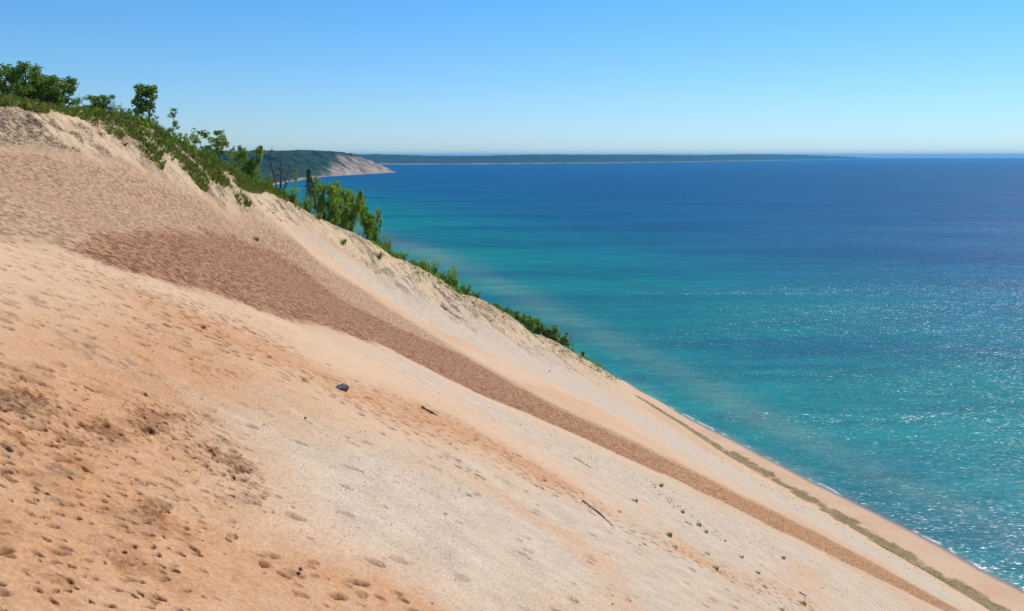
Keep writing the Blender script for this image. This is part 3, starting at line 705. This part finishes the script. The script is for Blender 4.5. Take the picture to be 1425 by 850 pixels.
# ------------------------------------------------------------------ ground cover and scatter (one object each, nobody could count them)
def sample_zone(pl, n, rng, soft=0.0):
    P = outline(pl); x0, y0 = P.min(0); x1, y1 = P.max(0); out = []
    need = n
    while need > 0:
        x = rng.uniform(x0, x1, 4000); y = rng.uniform(y0, y1, 4000)
        m = zone_inside(P, x, y); q = np.stack([x[m], y[m]], -1)[:need]; out.append(q); need -= len(q)
        if len(q) == 0: break
    return np.concatenate(out)
def zone_inside(P, x, y):
    ins = np.zeros(x.shape, bool)
    for i in range(len(P)):
        ax, ay = P[i]; bx, by = P[(i + 1) % len(P)]
        if abs(ay - by) > 1e-9: ins ^= ((ay > y) != (by > y)) & (x < (bx - ax) * (y - ay) / (by - ay) + ax)
    return ins
def tuft_mesh(xy_, hmin, hmax, blades, width, rng, spread=0.25, droop=0.5):
    n = len(xy_); z = base_height(xy_[:, 0], xy_[:, 1]); k = n * blades
    B = np.repeat(np.column_stack([xy_, z - .08]), blades, 0); a = rng.uniform(0, 6.283, k); h = np.repeat(rng.uniform(hmin, hmax, n), blades) * rng.uniform(.5, 1.1, k)
    d = np.column_stack([np.cos(a), np.sin(a), 0 * a]); side = np.column_stack([-np.sin(a), np.cos(a), 0 * a])
    B[:, :2] += d[:, :2] * rng.uniform(0, spread, k)[:, None] * h[:, None]
    w = width * (.6 + .8 * rng.random(k))[:, None]
    mid = B + d * (h * .22)[:, None]; mid[:, 2] += h * .6
    tip = B + d * (h * droop * rng.uniform(.6, 1.3, k))[:, None]; tip[:, 2] += h * rng.uniform(.75, 1.05, k)
    V = np.stack([B - side * w * .5, B + side * w * .5, mid + side * w * .5, tip, mid - side * w * .5], 1).reshape(-1, 3)
    Fq = np.arange(5 * k).reshape(k, 5)
    tone = np.repeat(rng.random(n), blades) * .6 + rng.random(k) * .4
    return V, Fq, tone
rg = np.random.default_rng(5)
q = np.concatenate([sample_zone(Z_VEG[0], 5200, rg), sample_zone(Z_VEG[1], 3200, rg)])
m = fbm(q[:, 0] / 3.0, q[:, 1] / 3.0, 3, 41) > -0.3; q = q[m]
V, Fq, tn = tuft_mesh(q, .35, 1.15, 9, .11, rg)
o = mesh_obj('beach_grass', V, Fq, GRASS, None, False, {'tone': ('FACE', tn)})
tag(o, 'green and olive beach grass covering the dune crest', 'grass', None, 'stuff')
q = []
for px in np.concatenate([rg.uniform(120, 420, 500), rg.uniform(520, 700, 800), rg.uniform(700, 850, 300)]):
    k_, _ = crest_point(px, rg.uniform(-2.0, 4.0)); q.append(k_[:2])
q = np.array(q); m = fbm(q[:, 0] / 5.0, q[:, 1] / 5.0, 3, 141) > -0.12; q = q[m]
V, Fq, tn = tuft_mesh(q, .5, 1.7, 26, .20, rg, .5, .35)
o = mesh_obj('undergrowth', V, Fq, LEAF_MID, None, False, {'tone': ('FACE', tn)})
tag(o, 'low green leafy undergrowth along the dune edge', 'undergrowth', None, 'stuff')
q = sample_zone(Z_STRIP, 4200, rg); q = q[fbm(q[:, 0] / 3.5, q[:, 1] / 3.5, 4, 151) > -0.15]
q2 = sample_zone([(850, 530), (950, 590), (1130, 702), (1300, 800), (1380, 850), (1350, 850), (1240, 785), (1100, 705), (1000, 640), (900, 575)], 900, rg)
m = fbm(q2[:, 0] / 3.0, q2[:, 1] / 3.0, 3, 43) > 0.0; q = np.concatenate([q, q2[m]])
V, Fq, tn = tuft_mesh(q, .12, .30, 9, .12, rg)
o = mesh_obj('shore_grass', V, Fq, GRASS, None, False, {'tone': ('FACE', tn)})
tag(o, 'strip of olive grass along the top of the beach', 'grass', None, 'stuff')
q = sample_zone([(-40, 150), (90, 168), (180, 218), (300, 268), (420, 300), (560, 370), (700, 445), (850, 532), (800, 522), (640, 440), (520, 372), (420, 315), (300, 288), (200, 245), (90, 208), (-40, 195)], 9000, rg)
m = fbm(q[:, 0] / 2.4, q[:, 1] / 2.4, 4, 47, .65) > 0.2; q = q[m]
V, Fq, tn = tuft_mesh(q, .06, .24, 12, .04, rg, 1.6, .9)
o = mesh_obj('dry_brush', V, Fq, BRUSH, None, False, {'tone': ('FACE', tn)})
tag(o, 'dead roots and dry brush on the eroded bank under the crest', 'dry brush', None, 'stuff')
# pebbles
def stone_verts(rng, n):
    t = (1 + 5 ** .5) / 2
    v = np.array([(-1, t, 0), (1, t, 0), (-1, -t, 0), (1, -t, 0), (0, -1, t), (0, 1, t), (0, -1, -t), (0, 1, -t), (t, 0, -1), (t, 0, 1), (-t, 0, -1), (-t, 0, 1)]) / 1.9
    f = np.array([(0, 11, 5), (0, 5, 1), (0, 1, 7), (0, 7, 10), (0, 10, 11), (1, 5, 9), (5, 11, 4), (11, 10, 2), (10, 7, 6), (7, 1, 8), (3, 9, 4), (3, 4, 2), (3, 2, 6), (3, 6, 8), (3, 8, 9), (4, 9, 5), (2, 4, 11), (6, 2, 10), (8, 6, 7), (9, 8, 1)])
    return v, f
q = np.concatenate([sample_zone([(330, 560), (560, 520), (833, 622), (1140, 766), (1316, 853), (640, 880), (420, 760)], 9000, rg),
                    sample_zone([(-40, 560), (250, 440), (420, 560), (640, 660), (640, 880), (-100, 880)], 7000, rg)])
v0, f0 = stone_verts(rg, 1); n = len(q)
rr_ = np.hypot(q[:, 0], q[:, 1]); sz = np.exp(rg.normal(math.log(.0085), .5, n)) * np.clip(rr_ / 30, .8, 2.2)
zz = base_height(q[:, 0], q[:, 1]); VV = v0[None] * (sz[:, None] * rg.uniform(.6, 1.3, (n, 3)))[:, None, :] * np.array([1, 1, .7])
VV = VV + rg.normal(0, .12, (n, 12, 1)) * sz[:, None, None]
VV = VV + np.column_stack([q, zz + sz * .2])[:, None, :]
ff = (f0[None] + (np.arange(n) * 12)[:, None, None]).reshape(-1, 3)
def pebble_material():
    N = NT_('mixed pebbles'); t = N.attr('tone'); r = N.n('ShaderNodeValToRGB'); N.set(r.inputs[0], t); r.color_ramp.interpolation = 'CONSTANT'
    e = r.color_ramp.elements; e[0].color = (0.09, 0.075, 0.065, 1); e[1].position = .7; e[1].color = (0.62, 0.59, 0.54, 1)
    for p, c in ((.10, (.24, .16, .11)), (.22, (.38, .30, .24)), (.45, (.52, .45, .38))): k = e.new(p); k.color = (*c, 1)
    return N.finish(N.pbr(r.outputs[0], .8))
o = mesh_obj('pebbles', VV.reshape(-1, 3), ff, pebble_material(), None, False, {'tone': ('FACE', np.repeat(rg.random(n), 20))})
tag(o, 'small pale and dark pebbles strewn over the sand', 'pebbles', None, 'stuff')

# ------------------------------------------------------------------ single things lying on the slope
def rock(name, px, py, wpx, label, cols, seed, flat=0.75, asp=0.8, rot=0.0):
    import bmesh
    g = ground(px, py); dist = math.hypot(g[0], g[1]); rad = wpx / F0 * dist / 2
    bm = bmesh.new(); bmesh.ops.create_icosphere(bm, subdivisions=4, radius=1); rng = random.Random(seed)
    cuts = [(Vector((rng.gauss(0, 1), rng.gauss(0, 1), rng.gauss(0, 1))).normalized(), rng.uniform(.55, .85)) for _ in range(13)]
    for v in bm.verts:
        p = v.co.copy()
        for nrm, dd in cuts:
            k = p.dot(nrm)
            if k > dd: p -= nrm * (k - dd) * .92
        w = float(vnoise(np.array([p.x * 5 + seed]), np.array([p.y * 5 + p.z * 3]), seed)[0]) - .5
        v.co = p * (1 + .06 * w); v.co.x *= rad; v.co.y *= rad * asp; v.co.z *= rad * flat
    me = bpy.data.meshes.new(name); bm.to_mesh(me); bm.free()
    N = NT_(name + ' stone'); P = N.n('ShaderNodeTexCoord').outputs['Object']; nn = N.noise(P, 2.2 / rad, 5, .7)
    N.finish(N.pbr(N.mix(N.rng(nn, .35, .65), *cols), .8, N.bump(nn, .6, .08 * rad * 2), .3)); me.materials.append(N.m)
    o = link(bpy.data.objects.new(name, me)); o.location = (g[0], g[1], g[2] + rad * flat * .35); o.rotation_euler = (0.1, 0.3, rot)
    return tag(o, label, 'rock')
rock('boulder', 475, 543, 23, 'dark grey angular boulder half sunk in footprints on the slope', ((.040, .038, .038), (.19, .19, .195)), 4, .72, .8, .5)
rock('stone', 700, 631, 7, 'small rounded brown stone right of the footprint trail', ((.13, .085, .04), (.26, .18, .09)), 9)
rock('stone', 419, 793, 8, 'small brown stone beside the shallow prints at the bottom', ((.13, .07, .04), (.24, .13, .08)), 15)
rock('stone', 764, 517, 4, 'lone dark pebble-sized stone on the pale gravel above the brown path', ((.06, .05, .045), (.16, .13, .11)), 21)
def branch(name, p0, p1, wpx, label, seed, mat=None, cat='driftwood', bend=0.1, twig=0):
    rng = random.Random(seed); a = Vector(ground(*p0)); b = Vector(ground(*p1)); dist = math.hypot(a.x, a.y); r0 = wpx / F0 * dist / 2
    perp = Vector((0, 0, 1)).cross((b - a).normalized()).normalized(); n = 9; path = []
    ph = rng.random() * 6
    for k in range(n + 1):
        f = k / n; q = a.lerp(b, f) + perp * (math.sin(f * math.pi) * bend + math.sin(f * 9 + ph) * bend * .2) * (b - a).length
        q.z = float(base_height(np.array([q.x]), np.array([q.y]))[0]) + r0 * .7 + rng.uniform(0, r0 * .5); path.append(q)
    root = link(bpy.data.objects.new(name, None)); root.location = a
    V, Fc = [], []; tube(V, Fc, [p - a for p in path], [r0 * (1 - .55 * k / n) * rng.uniform(.85, 1.15) for k in range(n + 1)], 8)
    mesh_obj('stem', V, Fc, mat or DEADWOOD, root, True)
    for k in range(twig):
        i = 2 + (k * 3) % 6; d = (path[i + 1] - path[i]).normalized() + perp * rng.choice((-1, 1)) * .7 + Vector((0, 0, .45)); V, Fc = [], []
        pp, _ = limb_path(path[i] - a, d, (b - a).length * .16, rng, 3, .1, .0); tube(V, Fc, pp, [r0 * .45, r0 * .35, r0 * .25, r0 * .12], 6); mesh_obj('twig', V, Fc, mat or DEADWOOD, root, True)
    return tag(root, label, cat)
WOODB = bark_material('brown driftwood', (0.075, 0.04, 0.022), (0.20, 0.12, 0.07))
branch('log', (587, 571), (608, 581), 7, 'short thick brown log lying beside the footprints', 1, WOODB, 'log', .02, 1)
branch('branch', (811, 700), (852, 735), 5.0, 'long dark curved branch lying on the gravel slope', 2, WOODB, 'branch', .07)
branch('stick', (757, 670), (768, 682), 3.0, 'short dark stick upslope of the long curved branch', 3, WOODB, 'stick', .02)
branch('stick', (799, 637), (822, 651), 1.3, 'thin brown stick between the short dark stick and the brown path', 4, WOODB, 'stick', .05)
branch('stick', (953, 727), (963, 732), 2.6, 'short grey stick among the grass tufts', 5, None, 'stick', .02)
branch('stick', (1112, 825), (1122, 831), 3.0, 'short bluish grey stick at the lower right by the tufts', 6, None, 'stick', .02)
branch('branch', (612, 425), (648, 447), 1.6, 'long thin grey branch half buried high on the pale gravel strip', 7, None, 'branch', -.03)

# grass tufts one can tell apart on the slope: px, py, height px, label
TUFTS = [
 (883, 697, 8, 'dark green grass tuft at the upper end of the yellowish streak'), (861, 712, 6, 'small green tuft alone left of the yellowish streak'),
 (920, 675, 6, 'dull green tuft highest on the gravel near the brown path'), (931, 745, 9, 'tall green tuft midway down the yellowish streak'),
 (939, 762, 8, 'bushy tuft just below the tall midway tuft, left of the streak'), (985, 771, 7, 'green tuft right of the yellowish streak beside its lower half'),
 (995, 791, 8, 'round green tuft at the lower end of the yellowish streak'), (973, 730, 7, 'green tuft just right of the short grey stick'),
 (982, 740, 6, 'small tuft downhill of the one beside the short grey stick'), (950, 712, 5, 'thin olive tuft uphill of the short grey stick'),
 (1031, 775, 6, 'olive tuft at the lower end of the second faint streak'), (1063, 817, 8, 'blue-green tuft left of the reddish turned-up sand'),
 (1054, 797, 6, 'dull tuft uphill of the blue-green tuft'), (1118, 840, 9, 'bushy tuft below the bluish grey stick'),
 (1086, 849, 8, 'green tuft at the bottom edge near the lower right'), (1038, 801, 4, 'tiny tuft between the round tuft and the blue-green one'),
 (1090, 776, 5, 'lone grey-green tuft on the pale gravel near the brown path'), (954, 774, 4, 'tiny tuft just right of the bushy streakside tuft'),
 (357, 333, 7, 'green tuft alone on sand uphill of the pale gravel strip'), (527, 357, 11, 'dusky shrubby tuft on bare sand beneath the lone green bush'),
 (224, 232, 11, 'yellow-green tuft hanging on the bank under the big grass patch'), (478, 337, 8, 'green tuft on pale bank sand below the last large leafy tree'),
 (443, 302, 10, 'leafy tuft on the eroded bank below the dark conifer'), (1009, 752, 4, 'tiny faint tuft right of the second streak'),
]
for i, (px, py, hp, lab) in enumerate(TUFTS):
    g = ground(px, py + hp * .3); dist = math.hypot(g[0], g[1]); h = hp / F0 * dist * 1.1
    rng = np.random.default_rng(100 + i)
    V, Fq, tn = tuft_mesh(np.array([[g[0], g[1]]]), h, h, 55, h * .07, rng, .42, .22)
    V = V - g
    o = mesh_obj('grass_tuft', V, Fq, TUFTG if i % 3 else GRASS, None, False, {'tone': ('FACE', tn)}); o.location = g
    tag(o, lab, 'grass tuft', 'grass tufts scattered on the slope')
# faint tufts of dry grass along two streaks
qq = []
for pl, n in (([(893, 705), (905, 715), (930, 740), (950, 757), (975, 778), (988, 790)], 150), ([(900, 665), (925, 692), (950, 712), (990, 740), (1010, 758), (1030, 775)], 90), ([(1100, 825), (1120, 842), (1140, 860)], 50)):
    for _ in range(n):
        i = random.randrange(len(pl) - 1); f = random.random(); g = ground(pl[i][0] * (1 - f) + pl[i + 1][0] * f + random.gauss(0, 2.5), pl[i][1] * (1 - f) + pl[i + 1][1] * f + random.gauss(0, 2)); qq.append(g[:2])
V, Fq, tn = tuft_mesh(np.array(qq), .06, .18, 9, .02, rg, .5, .7)
o = mesh_obj('dry_grass', V, Fq, DRYGR, None, False, {'tone': ('FACE', tn)})
tag(o, 'sparse straw-coloured grass in streaks on the gravel slope', 'grass', None, 'stuff')

# ------------------------------------------------------------------ air
def build_haze():
    L = 62000; z0, z1 = -9.0, 225.0
    v = [(x, y, z) for z in (z0, z1) for x, y in ((-L, -L), (L, -L), (L, L), (-L, L))]
    f = [(3, 2, 1, 0), (4, 5, 6, 7), (0, 1, 5, 4), (1, 2, 6, 5), (2, 3, 7, 6), (3, 0, 4, 7)]
    m = bpy.data.materials.new('thin air'); m.use_nodes = True; t = m.node_tree; t.nodes.clear()
    out = t.nodes.new('ShaderNodeOutputMaterial'); vol = t.nodes.new('ShaderNodeVolumePrincipled')
    vol.inputs['Color'].default_value = (0.12, 0.56, 1.0, 1); vol.inputs['Density'].default_value = 2.8e-5; vol.inputs['Anisotropy'].default_value = 0.2
    t.links.new(vol.outputs[0], out.inputs['Volume'])
    o = mesh_obj('haze', v, f, m); tag(o, 'thin blue haze over the lake', None, None, 'stuff')
build_haze()

# ------------------------------------------------------------------ light, sky, camera
SUN_AZ, SUN_EL = 46.0, 49.0      # degrees right of the viewing direction, above the horizon
w = bpy.data.worlds.new('World'); sc.world = w; w.use_nodes = True; t = w.node_tree; t.nodes.clear()
wo = t.nodes.new('ShaderNodeOutputWorld'); bg = t.nodes.new('ShaderNodeBackground'); sky = t.nodes.new('ShaderNodeTexSky')
sky.sky_type = 'NISHITA'; sky.sun_disc = False; sky.sun_elevation = R(SUN_EL); sky.sun_rotation = R(SUN_AZ); sky.altitude = 200
sky.air_density = 1.0; sky.dust_density = 0.0; sky.ozone_density = 3.0
bg.inputs[1].default_value = 0.115
tc = t.nodes.new('ShaderNodeTexCoord'); sx = t.nodes.new('ShaderNodeSeparateXYZ'); t.links.new(tc.outputs['Generated'], sx.inputs[0])
rp = t.nodes.new('ShaderNodeValToRGB'); t.links.new(sx.outputs[2], rp.inputs[0]); el = rp.color_ramp.elements
el[0].position = 0.0; el[0].color = (0.58, 0.77, 1.08, 1); el[1].position = 1.0; el[1].color = (0.62, 0.86, 1.15, 1)
for pz, cz in ((0.06, (0.55, 0.81, 1.11)), (0.16, (0.42, 0.84, 1.16)), (0.35, (0.32, 0.83, 1.16))): kk = el.new(pz); kk.color = (*cz, 1)
mm = t.nodes.new('ShaderNodeMix'); mm.data_type = 'RGBA'; mm.blend_type = 'MULTIPLY'; mm.inputs[0].default_value = 1
t.links.new(sky.outputs[0], mm.inputs[6]); t.links.new(rp.outputs[0], mm.inputs[7]); t.links.new(mm.outputs[2], bg.inputs[0]); t.links.new(bg.outputs[0], wo.inputs[0])
ld = bpy.data.lights.new('sun', 'SUN'); ld.energy = 4.1; ld.angle = R(0.5); ld.color = (1.0, 0.94, 0.85)
lo = link(bpy.data.objects.new('sun', ld))
dv = Vector((math.sin(R(SUN_AZ)) * math.cos(R(SUN_EL)), math.cos(R(SUN_AZ)) * math.cos(R(SUN_EL)), math.sin(R(SUN_EL))))
lo.rotation_euler = dv.to_track_quat('Z', 'Y').to_euler(); lo.location = dv * 300
cd = bpy.data.cameras.new('camera'); cam = link(bpy.data.objects.new('camera', cd)); sc.camera = cam
cam.location = (0, 0, CAMZ); cam.rotation_euler = (math.pi / 2 - PITCH, 0, 0)
cd.sensor_width = 36; cd.lens = 36 * F0 / W0; cd.clip_start = 0.5; cd.clip_end = 300000
sc.view_settings.view_transform = 'Standard'; sc.view_settings.look = 'None'; sc.view_settings.exposure = 0; sc.view_settings.gamma = 1
sc.cycles.max_bounces = 5; sc.cycles.diffuse_bounces = 2; sc.cycles.glossy_bounces = 2; sc.cycles.transmission_bounces = 2; sc.cycles.volume_bounces = 0
sc.cycles.sample_clamp_direct = 12; sc.cycles.sample_clamp_indirect = 6
